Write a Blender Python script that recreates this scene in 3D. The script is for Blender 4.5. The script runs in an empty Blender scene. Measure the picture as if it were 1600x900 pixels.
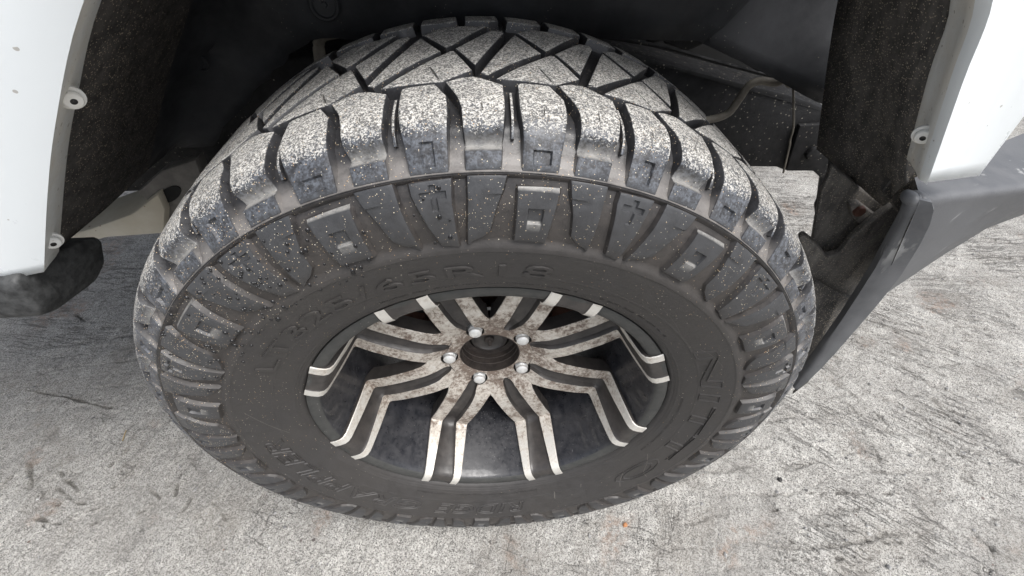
import bpy, bmesh, math, random
import numpy as np
from mathutils import Vector, Matrix
random.seed(7); RNG=np.random.default_rng(7)
S=bpy.context.scene
COL=S.collection
# ------------------------------------------------------------------ camera
ZC=.42                                   # wheel axle height
yaw,pitch,roll=0.04221,-0.77827,-0.02683
f_=Vector((math.sin(yaw)*math.cos(pitch),math.cos(yaw)*math.cos(pitch),math.sin(pitch)))
r_=Vector((math.cos(yaw),-math.sin(yaw),0)); u_=r_.cross(f_)
cr,sr=math.cos(roll),math.sin(roll)
R_=cr*r_+sr*u_; U_=-sr*r_+cr*u_
cam=bpy.data.cameras.new('camera'); camo=bpy.data.objects.new('camera',cam); COL.objects.link(camo)
cam.sensor_width=36; cam.lens=698.554/1600*36; cam.clip_start=.01; cam.clip_end=500
M=Matrix((( R_.x,U_.x,-f_.x,.01905),(R_.y,U_.y,-f_.y,-.31976),(R_.z,U_.z,-f_.z,.97159),(0,0,0,1)))
camo.matrix_world=M; S.camera=camo
# ------------------------------------------------------------------ light
SUN_EL,SUN_AZ=math.radians(62),math.radians(138)      # azimuth measured from +Y (into the car) towards +X
sx,sy,sz=math.sin(SUN_AZ)*math.cos(SUN_EL),math.cos(SUN_AZ)*math.cos(SUN_EL),math.sin(SUN_EL)
W=bpy.data.worlds.new('World'); S.world=W; W.use_nodes=True
nt=W.node_tree; bg=nt.nodes['Background']; sk=nt.nodes.new('ShaderNodeTexSky'); sk.sky_type='NISHITA'; sk.sun_disc=False
sk.sun_elevation=SUN_EL; sk.sun_rotation=SUN_AZ; sk.air_density=1.0; sk.dust_density=4.0; sk.ozone_density=1.0
hs=nt.nodes.new('ShaderNodeHueSaturation'); hs.inputs['Saturation'].default_value=.42      # thin overcast
nt.links.new(sk.outputs[0],hs.inputs['Color']); nt.links.new(hs.outputs[0],bg.inputs[0]); bg.inputs[1].default_value=.11
sun=bpy.data.lights.new('sun','SUN'); suno=bpy.data.objects.new('sun',sun); COL.objects.link(suno)
sun.energy=1.5; sun.angle=math.radians(38); sun.color=(1,.99,.975)
suno.rotation_euler=Vector((sx,sy,sz)).to_track_quat('Z','Y').to_euler()
S.view_settings.view_transform='Standard'; S.view_settings.look='None'; S.view_settings.gamma=1; S.view_settings.exposure=1.0
S.view_settings.use_curve_mapping=False

# ------------------------------------------------------------------ material helpers
class NB:
    def __init__(s,name):
        m=bpy.data.materials.new(name); m.use_nodes=True; s.m=m; s.t=m.node_tree; s.b=s.t.nodes['Principled BSDF']
        s.pos=s.t.nodes.new('ShaderNodeNewGeometry').outputs['Position']
    def n(s,typ,**k):
        x=s.t.nodes.new('ShaderNode'+typ)
        for a,v in k.items(): setattr(x,a,v)
        return x
    def put(s,sock,v):
        if isinstance(v,bpy.types.NodeSocket): s.t.links.new(v,sock)
        elif v is not None: sock.default_value=v
    def noise(s,scale,detail=4,rough=.55,vec=None,dist=0):
        x=s.n('TexNoise'); s.put(x.inputs['Vector'],vec or s.pos); x.inputs['Scale'].default_value=scale; x.inputs['Detail'].default_value=detail
        x.inputs['Roughness'].default_value=rough; x.inputs['Distortion'].default_value=dist; return x.outputs['Fac']
    def vor(s,scale,vec=None):
        x=s.n('TexVoronoi'); s.put(x.inputs['Vector'],vec or s.pos); x.inputs['Scale'].default_value=scale
        sep=s.n('SeparateColor'); s.t.links.new(x.outputs['Color'],sep.inputs[0])
        return x.outputs['Distance'],sep.outputs[0],sep.outputs[1],sep.outputs[2]
    def ramp(s,fac,stops,interp='LINEAR'):
        x=s.n('ValToRGB'); s.put(x.inputs[0],fac); e=x.color_ramp.elements; x.color_ramp.interpolation=interp
        while len(e)<len(stops): e.new(.5)
        for k,(p,c) in enumerate(stops):
            e[k].position=p; e[k].color=(c,c,c,1) if not isinstance(c,tuple) else (*c,1)
        return x.outputs[0]
    def math(s,op,a,b=None,clamp=False):
        x=s.n('Math',operation=op,use_clamp=clamp); s.put(x.inputs[0],a); s.put(x.inputs[1],b); return x.outputs[0]
    def mr(s,v,a,b,c=0.,d=1.):
        x=s.n('MapRange',interpolation_type='SMOOTHSTEP'); s.put(x.inputs[0],v)
        for i,q in enumerate((a,b,c,d)): x.inputs[i+1].default_value=q
        return x.outputs[0]
    def mix(s,f,a,b,mode='MIX'):
        x=s.n('Mix',data_type='RGBA',blend_type=mode); s.put(x.inputs[0],f)
        s.put(x.inputs[6],(*a,1) if isinstance(a,tuple) else a); s.put(x.inputs[7],(*b,1) if isinstance(b,tuple) else b); return x.outputs[2]
    def attr(s,name):
        x=s.n('Attribute'); x.attribute_name=name; return x.outputs['Fac']
    def scalevec(s,v):
        x=s.n('VectorMath',operation='MULTIPLY'); s.put(x.inputs[0],s.pos); x.inputs[1].default_value=v; return x.outputs[0]
    def sep(s):
        x=s.n('SeparateXYZ'); s.put(x.inputs[0],s.pos); return x.outputs
    def bump(s,h,strength,dist,prev=None):
        x=s.n('Bump'); x.inputs['Strength'].default_value=strength; x.inputs['Distance'].default_value=dist; s.put(x.inputs['Height'],h)
        if prev: s.put(x.inputs['Normal'],prev)
        return x.outputs[0]
    def out(s,col=None,rough=None,metal=None,normal=None,spec=None,coat=None):
        s.put(s.b.inputs['Base Color'],(*col,1) if isinstance(col,tuple) else col); s.put(s.b.inputs['Roughness'],rough); s.put(s.b.inputs['Metallic'],metal)
        s.put(s.b.inputs['Normal'],normal); s.put(s.b.inputs['Specular IOR Level'],spec); s.put(s.b.inputs['Coat Weight'],coat); return s.m

def mat_rubber():
    b=NB('rubber'); s_=b.attr('arc'); top=b.attr('top')
    big=b.noise(9,5); mid=b.noise(70,6,.7); fine=b.noise(520,3); vf=b.noise(1100,2)
    X,Y,Z=b.sep()
    base=b.mix(b.mr(mid,.35,.7),(.020,.020,.022),(.040,.040,.043))
    # brown road dust on the sidewall, thicker towards the bead and in the groove floors
    dustf=b.math('MULTIPLY',b.mr(s_,.006,-.060,.12,1.),b.mr(big,.25,.7,.6,1.))
    base=b.mix(b.math('MULTIPLY',dustf,.9),base,b.mix(mid,(.031,.028,.026),(.058,.053,.049)))
    low=b.mr(top,.35,.05)
    gfl=b.math('MULTIPLY',b.math('MULTIPLY',b.mr(s_,.028,.008),b.mr(s_,-.0005,.0008)),low)
    base=b.mix(b.math('MULTIPLY',gfl,b.mr(mid,.25,.65,.45,1.)),base,(.175,.163,.153))
    pk=b.math('MULTIPLY',b.math('MULTIPLY',b.mr(s_,-.075,-.055),b.mr(s_,-.0005,-.002)),low)
    base=b.mix(b.math('MULTIPLY',pk,b.mr(mid,.3,.7,.1,.6)),base,(.070,.060,.053))
    pl=b.math('MULTIPLY',b.math('MULTIPLY',b.mr(s_,-.07,-.045),b.mr(s_,.012,.0)),b.mr(top,.6,.95)); base=b.mix(b.math('MULTIPLY',pl,b.mr(mid,.2,.7,.35,.8)),base,(.054,.056,.060))
    # grey scuffing of the shoulder
    sh=b.math('MULTIPLY',b.math('MULTIPLY',b.mr(s_,-.004,.010),top),b.mr(b.math('ADD',b.math('MULTIPLY',b.noise(170,5,.75),.6),b.math('MULTIPLY',fine,.4)),.40,.64))
    base=b.mix(b.math('MULTIPLY',sh,.65),base,(.155,.170,.196))
    lg=b.attr('ledge'); base=b.mix(b.math('MULTIPLY',lg,b.mr(b.math('ADD',mid,b.math('MULTIPLY',fine,.5)),.45,.9,.25,1.)),base,b.mix(b.noise(240,4,.7),(.17,.165,.155),(.38,.37,.35)))  # pale dust tone that also paints in the light on upward ledges
    # dry sand grains pressed into the worn tread faces
    d,ra,rb,rc=b.vor(760); d2,r2,_,_=b.vor(1200)
    edge=b.math('ADD',s_,b.math('MULTIPLY',b.math('SUBTRACT',b.noise(90,6,.8),.5),.024))
    sand=b.math('MULTIPLY',b.mr(edge,.034,.043),b.mr(top,.5,.95))
    dens=b.math('ADD',b.mr(b.noise(24,5,.65),.25,.65,-.07,.06),b.mr(X,.12,.40,0.,-.13))
    g0=b.math('ADD',b.math('MULTIPLY',b.math('ADD',ra,r2),.5),dens)
    grain=b.ramp(g0,[(0.,(.022,.022,.024)),(.36,(.045,.045,.046)),(.47,(.17,.165,.155)),(.58,(.42,.405,.375)),(.76,(.72,.70,.65)),(1.,(.88,.86,.81))])
    grain=b.mix(.30,grain,b.mix(b.noise(60,5,.7),(.16,.155,.148),(.42,.41,.385)))
    sand=b.math('MULTIPLY',sand,b.mr(b.noise(60,6,.8),.63,.53,.12,1.))
    thin=b.math('MULTIPLY',b.math('GREATER_THAN',r2,b.mr(edge,.038,.024,.0,1.35)),b.mr(top,.3,.9))
    thin=b.math('MULTIPLY',thin,b.math('GREATER_THAN',b.math('ADD',ra,dens),.45))
    sandm=b.math('MAXIMUM',sand,b.math('MULTIPLY',thin,b.mr(edge,.020,.034,.0,.75)))
    col=b.mix(sandm,base,grain)
    # loose cream and orange grains stuck on shoulder and sidewall
    fl=None; zone=b.math('MULTIPLY',b.mr(s_,-.085,-.030,.18,1.),b.mr(Z,.22,.50,.10,1.))
    zone=b.math('ADD',b.math('MULTIPLY',zone,b.mr(b.noise(16,6,.75),.36,.64,.06,1.25)),b.math('MULTIPLY',zone,b.mr(X,-.05,-.34,0.,.7)))
    for sc,am,rmax in ((560,.030,.28),(900,.11,.38),(320,.005,.22)):
        dd,q1,q2,q3=b.vor(sc)
        f=b.math('MULTIPLY',b.math('LESS_THAN',q1,b.math('MULTIPLY',zone,am)),b.math('LESS_THAN',dd,b.math('MULTIPLY_ADD',q2,.25) if False else b.math('ADD',b.math('MULTIPLY',q2,rmax*.5),rmax*.5)))
        fc=b.ramp(q3,[(0,(.66,.54,.36)),(.4,(.74,.69,.56)),(.62,(.50,.30,.14)),(.8,(.62,.44,.26)),(1,(.80,.77,.70))])
        col=b.mix(f,col,fc); fl=f if fl is None else b.math('MAXIMUM',fl,f)
    rough=b.math('ADD',b.mr(mid,.3,.7,.33,.50),b.math('MULTIPLY',sandm,.4))
    rough=b.math('ADD',rough,b.mr(s_,-.01,-.08,0.,.16))
    hgt=b.math('ADD',b.math('MULTIPLY',fine,.35),b.math('ADD',b.math('MULTIPLY',b.math('MULTIPLY',sandm,ra),1.),fl))
    nrm=b.bump(hgt,.55,.0006,b.bump(mid,.35,.0018))
    return b.out(col,rough,0.,nrm,.5)
def mat_ground():
    b=NB('sandy_concrete'); crack=b.attr('crack'); fur=b.attr('furrow')
    mid=b.noise(14,5,.6); X,Y,Z=b.sep()
    d,ra,rb,rc=b.vor(520); d2,r2,_,_=b.vor(900); d3,r3,r3b,_=b.vor(80)
    def streak(ang,sc,k):
        vr=b.n('VectorRotate',rotation_type='Z_AXIS'); b.put(vr.inputs['Vector'],b.pos); vr.inputs['Angle'].default_value=-ang; mp=b.n('VectorMath',operation='MULTIPLY'); b.put(mp.inputs[0],vr.outputs[0]); mp.inputs[1].default_value=(k,1,1); return b.noise(sc,5,.7,mp.outputs[0],.25)
    right=b.mr(X,.35,.75); stA=streak(math.radians(-42),120,.10); stB=streak(math.radians(-8),130,.10); stC=streak(math.radians(78),90,.12)
    far=b.mr(b.math('ADD',Y,b.math('MULTIPLY',b.noise(2.5,2),.6)),.75,1.0)
    stR=b.mix(far,stA,stB); st=b.mix(right,b.mix(.6,stC,.5) if False else stC,stR)
    def lines(ang,sc,k,w,lo):
        vr=b.n('VectorRotate',rotation_type='Z_AXIS'); b.put(vr.inputs['Vector'],b.pos); vr.inputs['Angle'].default_value=-ang; mp=b.n('VectorMath',operation='MULTIPLY'); b.put(mp.inputs[0],vr.outputs[0]); mp.inputs[1].default_value=(k,1,1)
        n=b.noise(sc,3,.55,mp.outputs[0],.12); l=b.mr(b.math('ABSOLUTE',b.math('SUBTRACT',n,.5)),w,0.)
        return b.math('MULTIPLY',l,b.mr(b.noise(5,5,.7),lo,lo+.08))
    lnR=b.math('MULTIPLY',b.math('MAXIMUM',lines(math.radians(-44),26,.06,.016,.46),lines(math.radians(-36),44,.08,.018,.50)),b.math('MULTIPLY',right,b.math('SUBTRACT',1.,far)))
    lnF=b.math('MULTIPLY',b.math('MAXIMUM',lines(math.radians(-12),30,.08,.020,.42),lines(math.radians(-4),52,.10,.024,.45)),far)
    lnL=b.math('MULTIPLY',b.math('MAXIMUM',lines(math.radians(-20),22,.10,.009,.53),lines(math.radians(72),26,.12,.009,.55)),b.math('SUBTRACT',1.,right))
    ln=b.math('MAXIMUM',b.math('MAXIMUM',lnR,lnF),b.math('MULTIPLY',lnL,.8))
    g=b.math('ADD',b.math('MULTIPLY',b.math('ADD',ra,r2),.40),b.math('MULTIPLY',st,.21))
    g=b.ramp(g,[(0,(.05,.05,.053)),(.27,(.17,.167,.158)),(.42,(.39,.38,.36)),(.54,(.56,.55,.525)),(.72,(.72,.71,.68)),(1,(.84,.83,.80))])
    tone=b.mix(b.mr(mid,.3,.7),(.80,.785,.765),(1.0,.99,.97)); col=b.mix(1.,g,tone,'MULTIPLY')
    pat=b.mr(b.noise(3.2,5,.65),.46,.66); col=b.mix(b.math('MULTIPLY',pat,.45),col,b.mix(b.noise(420,3),(.16,.152,.14),(.36,.345,.32)))
    # left side darker: the car's soft shade painted into the ground colour
    lf=b.math('MULTIPLY',b.mr(b.math('ADD',X,b.math('MULTIPLY',b.noise(3,4),.5)),.05,-.40),b.mr(b.noise(11,5,.7),.2,.6,.55,1.))
    col=b.mix(b.math('MULTIPLY',lf,.36),col,b.mix(b.math('MULTIPLY',b.math('ADD',ra,r2),.5),(.075,.073,.069),(.44,.425,.40)))
    dmp=b.math('MULTIPLY',b.mr(b.noise(4.2,6,.72),.52,.64),b.mr(mid,.3,.6,.4,1.)); col=b.mix(b.math('MULTIPLY',dmp,.38),col,(.20,.178,.15))
    sn=b.math('MULTIPLY',b.mr(b.noise(6.5,3,.5),.60,.72),b.mr(b.noise(60,5,.75),.42,.60)); col=b.mix(b.math('MULTIPLY',sn,.45),col,(.36,.235,.165))
    chip=b.math('MULTIPLY',b.math('GREATER_THAN',r3,.975),b.math('LESS_THAN',d3,b.math('MULTIPLY',r3b,.32))); col=b.mix(b.math('MULTIPLY',chip,.8),col,b.mix(r3b,(.40,.20,.11),(.06,.065,.075)))
    col=b.mix(b.math('MULTIPLY',fur,.22),col,(.10,.095,.088))  # furrow shade painted dark, together with settled dirt
    col=b.mix(b.math('MULTIPLY',ln,.55),col,(.10,.092,.083))  # shade along the fine ridges painted in as dark lines
    col=b.mix(b.math('MULTIPLY',crack,.92),col,(.040,.036,.032))  # dark damp sand plus edge shade, both painted along the grooves
    h=b.math('ADD',b.math('ADD',ra,b.math('MULTIPLY',r2,.6)),b.math('ADD',b.math('MULTIPLY',mid,2.),b.math('SUBTRACT',b.math('MULTIPLY',st,3.),b.math('MULTIPLY',ln,2.5))))
    return b.out(col,.88,0.,b.bump(h,.9,.0024),.3)
def mat_silver():
    b=NB('machined_alloy'); X,Y,Z=b.sep()
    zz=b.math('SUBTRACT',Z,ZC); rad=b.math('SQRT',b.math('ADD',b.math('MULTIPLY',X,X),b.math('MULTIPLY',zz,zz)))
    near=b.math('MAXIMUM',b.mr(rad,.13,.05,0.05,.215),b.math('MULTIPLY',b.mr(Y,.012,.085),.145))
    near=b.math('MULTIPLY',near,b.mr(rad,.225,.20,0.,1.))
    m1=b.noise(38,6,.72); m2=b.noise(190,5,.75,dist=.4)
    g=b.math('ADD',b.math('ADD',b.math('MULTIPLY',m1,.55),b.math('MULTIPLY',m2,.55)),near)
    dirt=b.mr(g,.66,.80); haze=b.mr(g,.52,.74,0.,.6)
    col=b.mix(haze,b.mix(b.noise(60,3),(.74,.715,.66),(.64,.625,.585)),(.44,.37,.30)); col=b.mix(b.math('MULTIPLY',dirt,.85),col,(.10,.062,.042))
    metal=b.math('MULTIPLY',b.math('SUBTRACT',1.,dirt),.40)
    br=b.noise(600,2,.5,b.scalevec((1,1,.1)))
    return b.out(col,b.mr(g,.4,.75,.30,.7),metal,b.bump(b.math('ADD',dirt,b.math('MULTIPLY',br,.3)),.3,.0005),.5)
def mat_plain(name,c1,c2,scale=30,rough=(.4,.6),metal=0.,bump=.2,bd=.001,speck=None,spec=.5,coat=None,thr=.93,vs=420,stretch=None):
    b=NB(name); n=b.noise(scale,6,.68,b.scalevec(stretch) if stretch else None); col=b.mix(b.mr(n,.3,.7),c1,c2); h=n
    if speck:
        d,a,q,c=b.vor(vs); cl=b.noise(7,4,.6,b.scalevec((1,1,.35))); t=b.math('SUBTRACT',thr+.22,b.math('MULTIPLY',cl,.5))
        f=b.math('MULTIPLY',b.math('GREATER_THAN',a,t),b.math('LESS_THAN',d,.42)); col=b.mix(f,col,b.mix(q,speck,(speck[0]*.5,speck[1]*.48,speck[2]*.45))); h=b.math('ADD',n,f)
    return b.out(col,b.mr(b.noise(scale*2.3,4),.3,.7,*rough),metal,b.bump(h,bump,bd),spec,coat)
def mat_white(name,dirt):
    b=NB(name); n=b.noise(16,6,.7,b.scalevec((1.,1.,.5))); n2=b.noise(160,5,.75)
    base=b.mix(b.noise(3,3),(.68,.715,.73),(.71,.74,.75))
    d,a,q,c=b.vor(190); sp=b.math('MULTIPLY',b.math('GREATER_THAN',a,.965-.12*dirt),b.math('LESS_THAN',d,b.math('MULTIPLY',q,.4)))
    if dirt>.5:
        base=b.mix(b.mr(n,.3,.75,.2,.9),base,b.mix(n2,(.50,.46,.39),(.70,.67,.60)))
        base=b.mix(b.math('MULTIPLY',b.mr(n2,.60,.72),.7),base,(.18,.15,.12))
    base=b.mix(b.math('MULTIPLY',sp,.7),base,(.28,.25,.21))
    return b.out(base,b.mr(n,.3,.7,.25,.45 if dirt<.5 else .7),0.,b.bump(n2,.15,.0006),.5)
def mat_bumper():
    b=NB('grey_bumper_plastic'); n=b.noise(24,6,.7); st=b.noise(7,5,.6,b.scalevec((9,9,1.2)),.3); f=b.noise(500,3)
    col=b.mix(b.mr(n,.3,.7),(.085,.088,.094),(.125,.128,.134)); 
    sc=b.math('MULTIPLY',b.mr(st,.60,.66),b.mr(b.noise(11,3),.5,.62)); col=b.mix(b.math('MULTIPLY',sc,.55),col,(.42,.42,.41))
    return b.out(col,b.mr(n,.3,.7,.42,.6),0.,b.bump(f,.25,.0008),.5)
RUB=mat_rubber(); GRD=mat_ground(); SIL=mat_silver()
RIMB=mat_plain('black_rim_paint',(.012,.013,.017),(.042,.042,.046),60,(.26,.46),0.,.08,.001,(.16,.16,.16),.5,.25,1.0,600)
LIPB=mat_plain('dull_rim_lip',(.040,.041,.040),(.060,.060,.057),40,(.42,.6),0.,.1,.0008,(.2,.2,.19),.4,None,1.02,500)
SPKB=mat_plain('dark_spoke_paint',(.030,.027,.026),(.058,.052,.048),50,(.32,.5),0.,.15,.0008)
HUBM=mat_plain('dusty_brown_hub',(.026,.021,.019),(.064,.052,.045),70,(.5,.7),.2,.3,.0008)
RUST=mat_plain('brake_rust',(.055,.022,.014),(.13,.060,.042),60,(.55,.8),.3,.3,.001)
CHR=mat_plain('bright_lug_steel',(.86,.86,.84),(.74,.74,.72),160,(.38,.55),.45,.12,.0005)
WHT=mat_white('white_paint',0.); WHD=mat_white('white_paint_dusty',1.)
LIN=mat_plain('liner_plastic',(.017,.016,.015),(.052,.047,.043),60,(.6,.8),0.,.6,.003,(.26,.22,.17),.3,None,.86,620)
LIB=mat_plain('liner_back_plastic',(.010,.0105,.012),(.027,.028,.031),11,(.5,.75),0.,.3,.003,(.12,.11,.095),.3,None,1.06,560)
GUA=mat_plain('sandy_black_guard',(.030,.029,.028),(.095,.088,.080),60,(.65,.85),0.,.5,.002,(.34,.30,.24),.3,None,.76,700,(1,1,.35))
CHA=mat_plain('chassis_black',(.005,.005,.0055),(.011,.011,.012),26,(.55,.8),0.,.5,.003,(.16,.15,.13),.3,None,.98,300)
BMP=mat_bumper()
GUP=mat_plain('dusty_splash_plate',(.055,.052,.049),(.15,.14,.127),60,(.65,.85),0.,.5,.002,(.36,.32,.26),.3,None,.80,700,(1,1,.35))
BLK=mat_plain('black_hardware',(.016,.016,.016),(.030,.029,.028),40,(.5,.7),0.,.3,.001)
TAN=mat_plain('rusty_tan_paint',(.50,.40,.27),(.22,.11,.05),40,(.5,.8),0.,.2,.001)
HOS=mat_plain('dusty_hose',(.09,.08,.065),(.15,.135,.11),60,(.6,.8),0.,.2,.001)
SILL=mat_plain('scuffed_sill_plastic',(.013,.0135,.014),(.060,.062,.062),90,(.55,.75),0.,.3,.002,(.45,.45,.44),.5,None,1.0,260)
STRAW=mat_plain('dry_straw',(.42,.33,.18),(.30,.22,.11),90,(.6,.8)); ORC=mat_plain('orange_stone',(.50,.24,.10),(.36,.16,.07),120,(.6,.8)); GST=mat_plain('grit_stone',(.52,.51,.49),(.12,.12,.125),70,(.7,.9))
DRK=mat_plain('dark_underside',(.004,.004,.004),(.006,.006,.006),8,(.7,.9))

# ------------------------------------------------------------------ object helpers
def empty(name,loc=(0,0,0),parent=None):
    o=bpy.data.objects.new(name,None); o.location=loc; o.empty_display_size=.05; COL.objects.link(o); o.parent=parent; return o
def link(name,me,parent=None,mats=(),smooth=None):
    o=bpy.data.objects.new(name,me); COL.objects.link(o); o.parent=parent
    for m in mats: me.materials.append(m)
    if smooth is not None:
        me.polygons.foreach_set('use_smooth',np.ones(len(me.polygons),bool)); me.set_sharp_from_angle(angle=math.radians(smooth))
    return o
def mesh(name,v,f,parent=None,mats=(),smooth=None,mi=None):
    me=bpy.data.meshes.new(name); me.from_pydata([tuple(x) for x in v],[],[tuple(x) for x in f]); 
    bm=bmesh.new(); bm.from_mesh(me); bmesh.ops.recalc_face_normals(bm,faces=bm.faces); bm.to_mesh(me); bm.free()
    if mi is not None: me.polygons.foreach_set('material_index',np.array(mi,np.int32))
    return link(name,me,parent,mats,smooth)
def revolve(name,prof,n,parent,mats,smooth=40,mi=None,close=False,a0=0):
    P=np.array(prof,float); k=len(P); a=np.linspace(0,2*np.pi,n,endpoint=False)+a0
    v=np.stack([P[None,:,1]*np.sin(a)[:,None],np.repeat(P[None,:,0],n,0),ZC+P[None,:,1]*np.cos(a)[:,None]],-1).reshape(-1,3)
    f=[];m=[]
    for i in range(n):
        j=(i+1)%n
        for q in range(k if close else k-1):
            q2=(q+1)%k; f.append((i*k+q,i*k+q2,j*k+q2,j*k+q)); m.append(mi[q] if mi else 0)
    return mesh(name,v,f,parent,mats,smooth,m)
def extrude_poly(name,pts,vec,parent,mats,bevel=.002,seg=2,smooth=35):
    bm=bmesh.new(); a=[bm.verts.new(p) for p in pts]; f=bm.faces.new(a)
    r=bmesh.ops.extrude_face_region(bm,geom=[f]); bmesh.ops.translate(bm,verts=[g for g in r['geom'] if isinstance(g,bmesh.types.BMVert)],vec=vec)
    bmesh.ops.recalc_face_normals(bm,faces=bm.faces)
    if bevel: bmesh.ops.bevel(bm,geom=list(bm.edges),offset=bevel,segments=seg,affect='EDGES',profile=.5,clamp_overlap=True)
    me=bpy.data.meshes.new(name); bm.to_mesh(me); bm.free(); return link(name,me,parent,mats,smooth)
def tube(name,pts,rad,parent,mats,n=8):
    P=[Vector(p) for p in pts]; Q=[]
    for i in range(len(P)-1):
        p0,p1,p2,p3=P[max(i-1,0)],P[i],P[i+1],P[min(i+2,len(P)-1)]
        for t in np.linspace(0,1,6,endpoint=False):
            Q.append(.5*((2*p1)+(p2-p0)*t+(2*p0-5*p1+4*p2-p3)*t*t+(3*p1-p0-3*p2+p3)*t**3))
    Q.append(P[-1]); v=[];f=[]
    for i,q in enumerate(Q):
        d=(Q[min(i+1,len(Q)-1)]-Q[max(i-1,0)]).normalized(); s=d.cross(Vector((.3,.2,.9))).normalized(); w=d.cross(s)
        for k in range(n):
            a=2*math.pi*k/n; v.append(q+rad*(math.cos(a)*s+math.sin(a)*w))
    for i in range(len(Q)-1):
        for k in range(n): f.append((i*n+k,i*n+(k+1)%n,(i+1)*n+(k+1)%n,(i+1)*n+k))
    f.append(list(range(n))); f.append([(len(Q)-1)*n+k for k in range(n)])
    return mesh(name,v,f,parent,mats,50)

# ------------------------------------------------------------------ ground
def value_noise(x,y,cell,seed):
    rg=np.random.default_rng(seed); T=rg.random((256,256)); X=x/cell+57.3; Y=y/cell+91.7
    i=np.floor(X).astype(int); j=np.floor(Y).astype(int); a=X-i; c=Y-j; a=a*a*(3-2*a); c=c*c*(3-2*c)
    g=lambda p,q:T[p%256,q%256]
    return (g(i,j)*(1-a)+g(i+1,j)*a)*(1-c)+(g(i,j+1)*(1-a)+g(i+1,j+1)*a)*c-.5
def axis(lo,hi,step,far):
    c=list(np.arange(lo,hi+1e-6,step)); d=step
    x=hi
    while x<far: d*=1.5; x+=d; c.append(x)
    d=step; x=lo; pre=[]
    while x>-far: d*=1.5; x-=d; pre.append(x)
    return np.array(pre[::-1]+c)
def axis2(k,c,f,far):
    a=axis(k[0],k[3],c,far); return np.r_[a[a<k[1]-1e-6],np.arange(k[1],k[2],f),a[a>k[2]+1e-6]]
def px2ground(x,y):
    d=f_*698.554+R_*(x-800)-U_*(y-450); t=-camo.matrix_world.translation.z/d.z; q=camo.matrix_world.translation+d*t; return q.x,q.y
def build_ground():
    gx=axis2((-1.25,-.95,1.15,1.75),.0048,.0025,120); gy=axis2((-.20,-.12,.55,1.15),.0048,.0025,120); X,Y=np.meshgrid(gx,gy)
    h=.005*value_noise(X,Y,.35,1)+.004*value_noise(X,Y,.09,2)+.0036*value_noise(X,Y,.032,3)+.0032*value_noise(X,Y,.013,4)+.0026*value_noise(X,Y,.006,5)
    fur=np.zeros_like(h)
    # broom drag marks: long shallow furrows, direction differs by area
    for ang,sp,amp,cx_,cy_,rad,sd in ((math.radians(-48),.042,.0035,1.0,.35,.42,11),(math.radians(2),.05,.0035,.62,.0,.34,12),(math.radians(-14),.03,.004,1.3,.85,.6,13),(math.radians(62),.075,.0016,-.8,.4,.4,14),(math.radians(4),.045,.004,-.95,.75,.35,15)):
        t=-X*math.sin(ang)+Y*math.cos(ang); l=X*math.cos(ang)+Y*math.sin(ang)
        wob=.03*value_noise(l,t,.17,sd)+.018*value_noise(l,t,.05,sd+50)+.006*value_noise(l,t,.015,sd+60)
        w=np.exp(-(((X-cx_)**2+(Y-cy_)**2)/rad**2)); br=np.clip(value_noise(l*.35,t,.03,sd+90)*2.2+.6,0,1.3)
        q=w*br*np.clip(np.cos((t+wob)/sp*2*np.pi)*4-3.,0,1); h-=amp*1.3*q; fur=np.maximum(fur,np.clip(q*1.4,0,1))
    crack=np.zeros_like(h)
    z=lambda L,ox,oy,s:[px2ground(ox+a/s,oy+b/s) for a,b in L]
    Ls=[z(l,0,380,1.73) for l in ([(80,590),(85,680),(75,710)],[(75,710),(110,685),(155,650)],[(140,725),(170,700)],[(190,775),(195,740),(270,715)],[(270,800),(275,770),(325,720)],[(160,615),(185,640),(215,670)],[(310,660),(350,625)],[(400,650),(410,665),(435,690)],[(475,680),(480,650)],[(520,690),(550,665)],[(480,770),(485,740),(520,690)],[(0,655),(30,630)],[(330,700),(300,740),(255,760)],[(150,655),(205,700),(245,705)],[(360,745),(400,715)],[(60,720),(120,750),(185,765)],[(580,700),(610,745)],[(300,600),(345,560)],[(185,175),(215,200),(235,215)],[(70,395),(180,415),(300,445)])]
    Rs=[z(l,1100,450,2.) for l in ([(400,340),(450,370),(500,410)],[(510,410),(560,460),(610,530)],[(470,355),(500,380)],[(540,400),(620,470),(720,540)],[(740,390),(800,430)],[(700,460),(760,520),(840,600)],[(740,550),(800,590),(850,620)],[(850,770),(920,830),(1000,865)],[(480,430),(530,500),(580,580)],[(640,180),(760,240)],[(740,140),(760,160)],[(610,10),(720,25)],[(780,240),(900,250)],[(900,810),(915,890)])]
    Rs+=[z([(x0,yy+random.uniform(-5,5)),(x0+random.uniform(8,32),yy+random.uniform(-5,5))],1100,450,2.) for yy in (645,692,742,797,848) for x0 in range(220,640,48)]
    rg=np.random.default_rng(3)
    def groove(L,wd,dep,cr,wob,solid=False):
        for a,b in zip(L[:-1],L[1:]):
            a=np.array(a);b=np.array(b); 
            m=(X>min(a[0],b[0])-.03)&(X<max(a[0],b[0])+.03)&(Y>min(a[1],b[1])-.03)&(Y<max(a[1],b[1])+.03)
            x=X[m];y=Y[m]; d=b-a; l2=d@d+1e-9; t=np.clip(((x-a[0])*d[0]+(y-a[1])*d[1])/l2,0,1)
            n=wob*value_noise(x,y,.02,77)
            dist=np.hypot(x-a[0]-t*d[0],y-a[1]-t*d[1])+n
            k=np.exp(-(np.abs(dist)/wd)**2)*np.clip((.6+value_noise(x,y,.022,78)*2.0) if not solid else (.95+value_noise(x,y,.03,78)*.8),0,1); h[m]-=dep*k; crack[m]=np.maximum(crack[m],cr*k)
            rim=np.exp(-((dist-wd*2.2)/wd)**2); h[m]+=dep*.35*rim*k.max()
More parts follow.
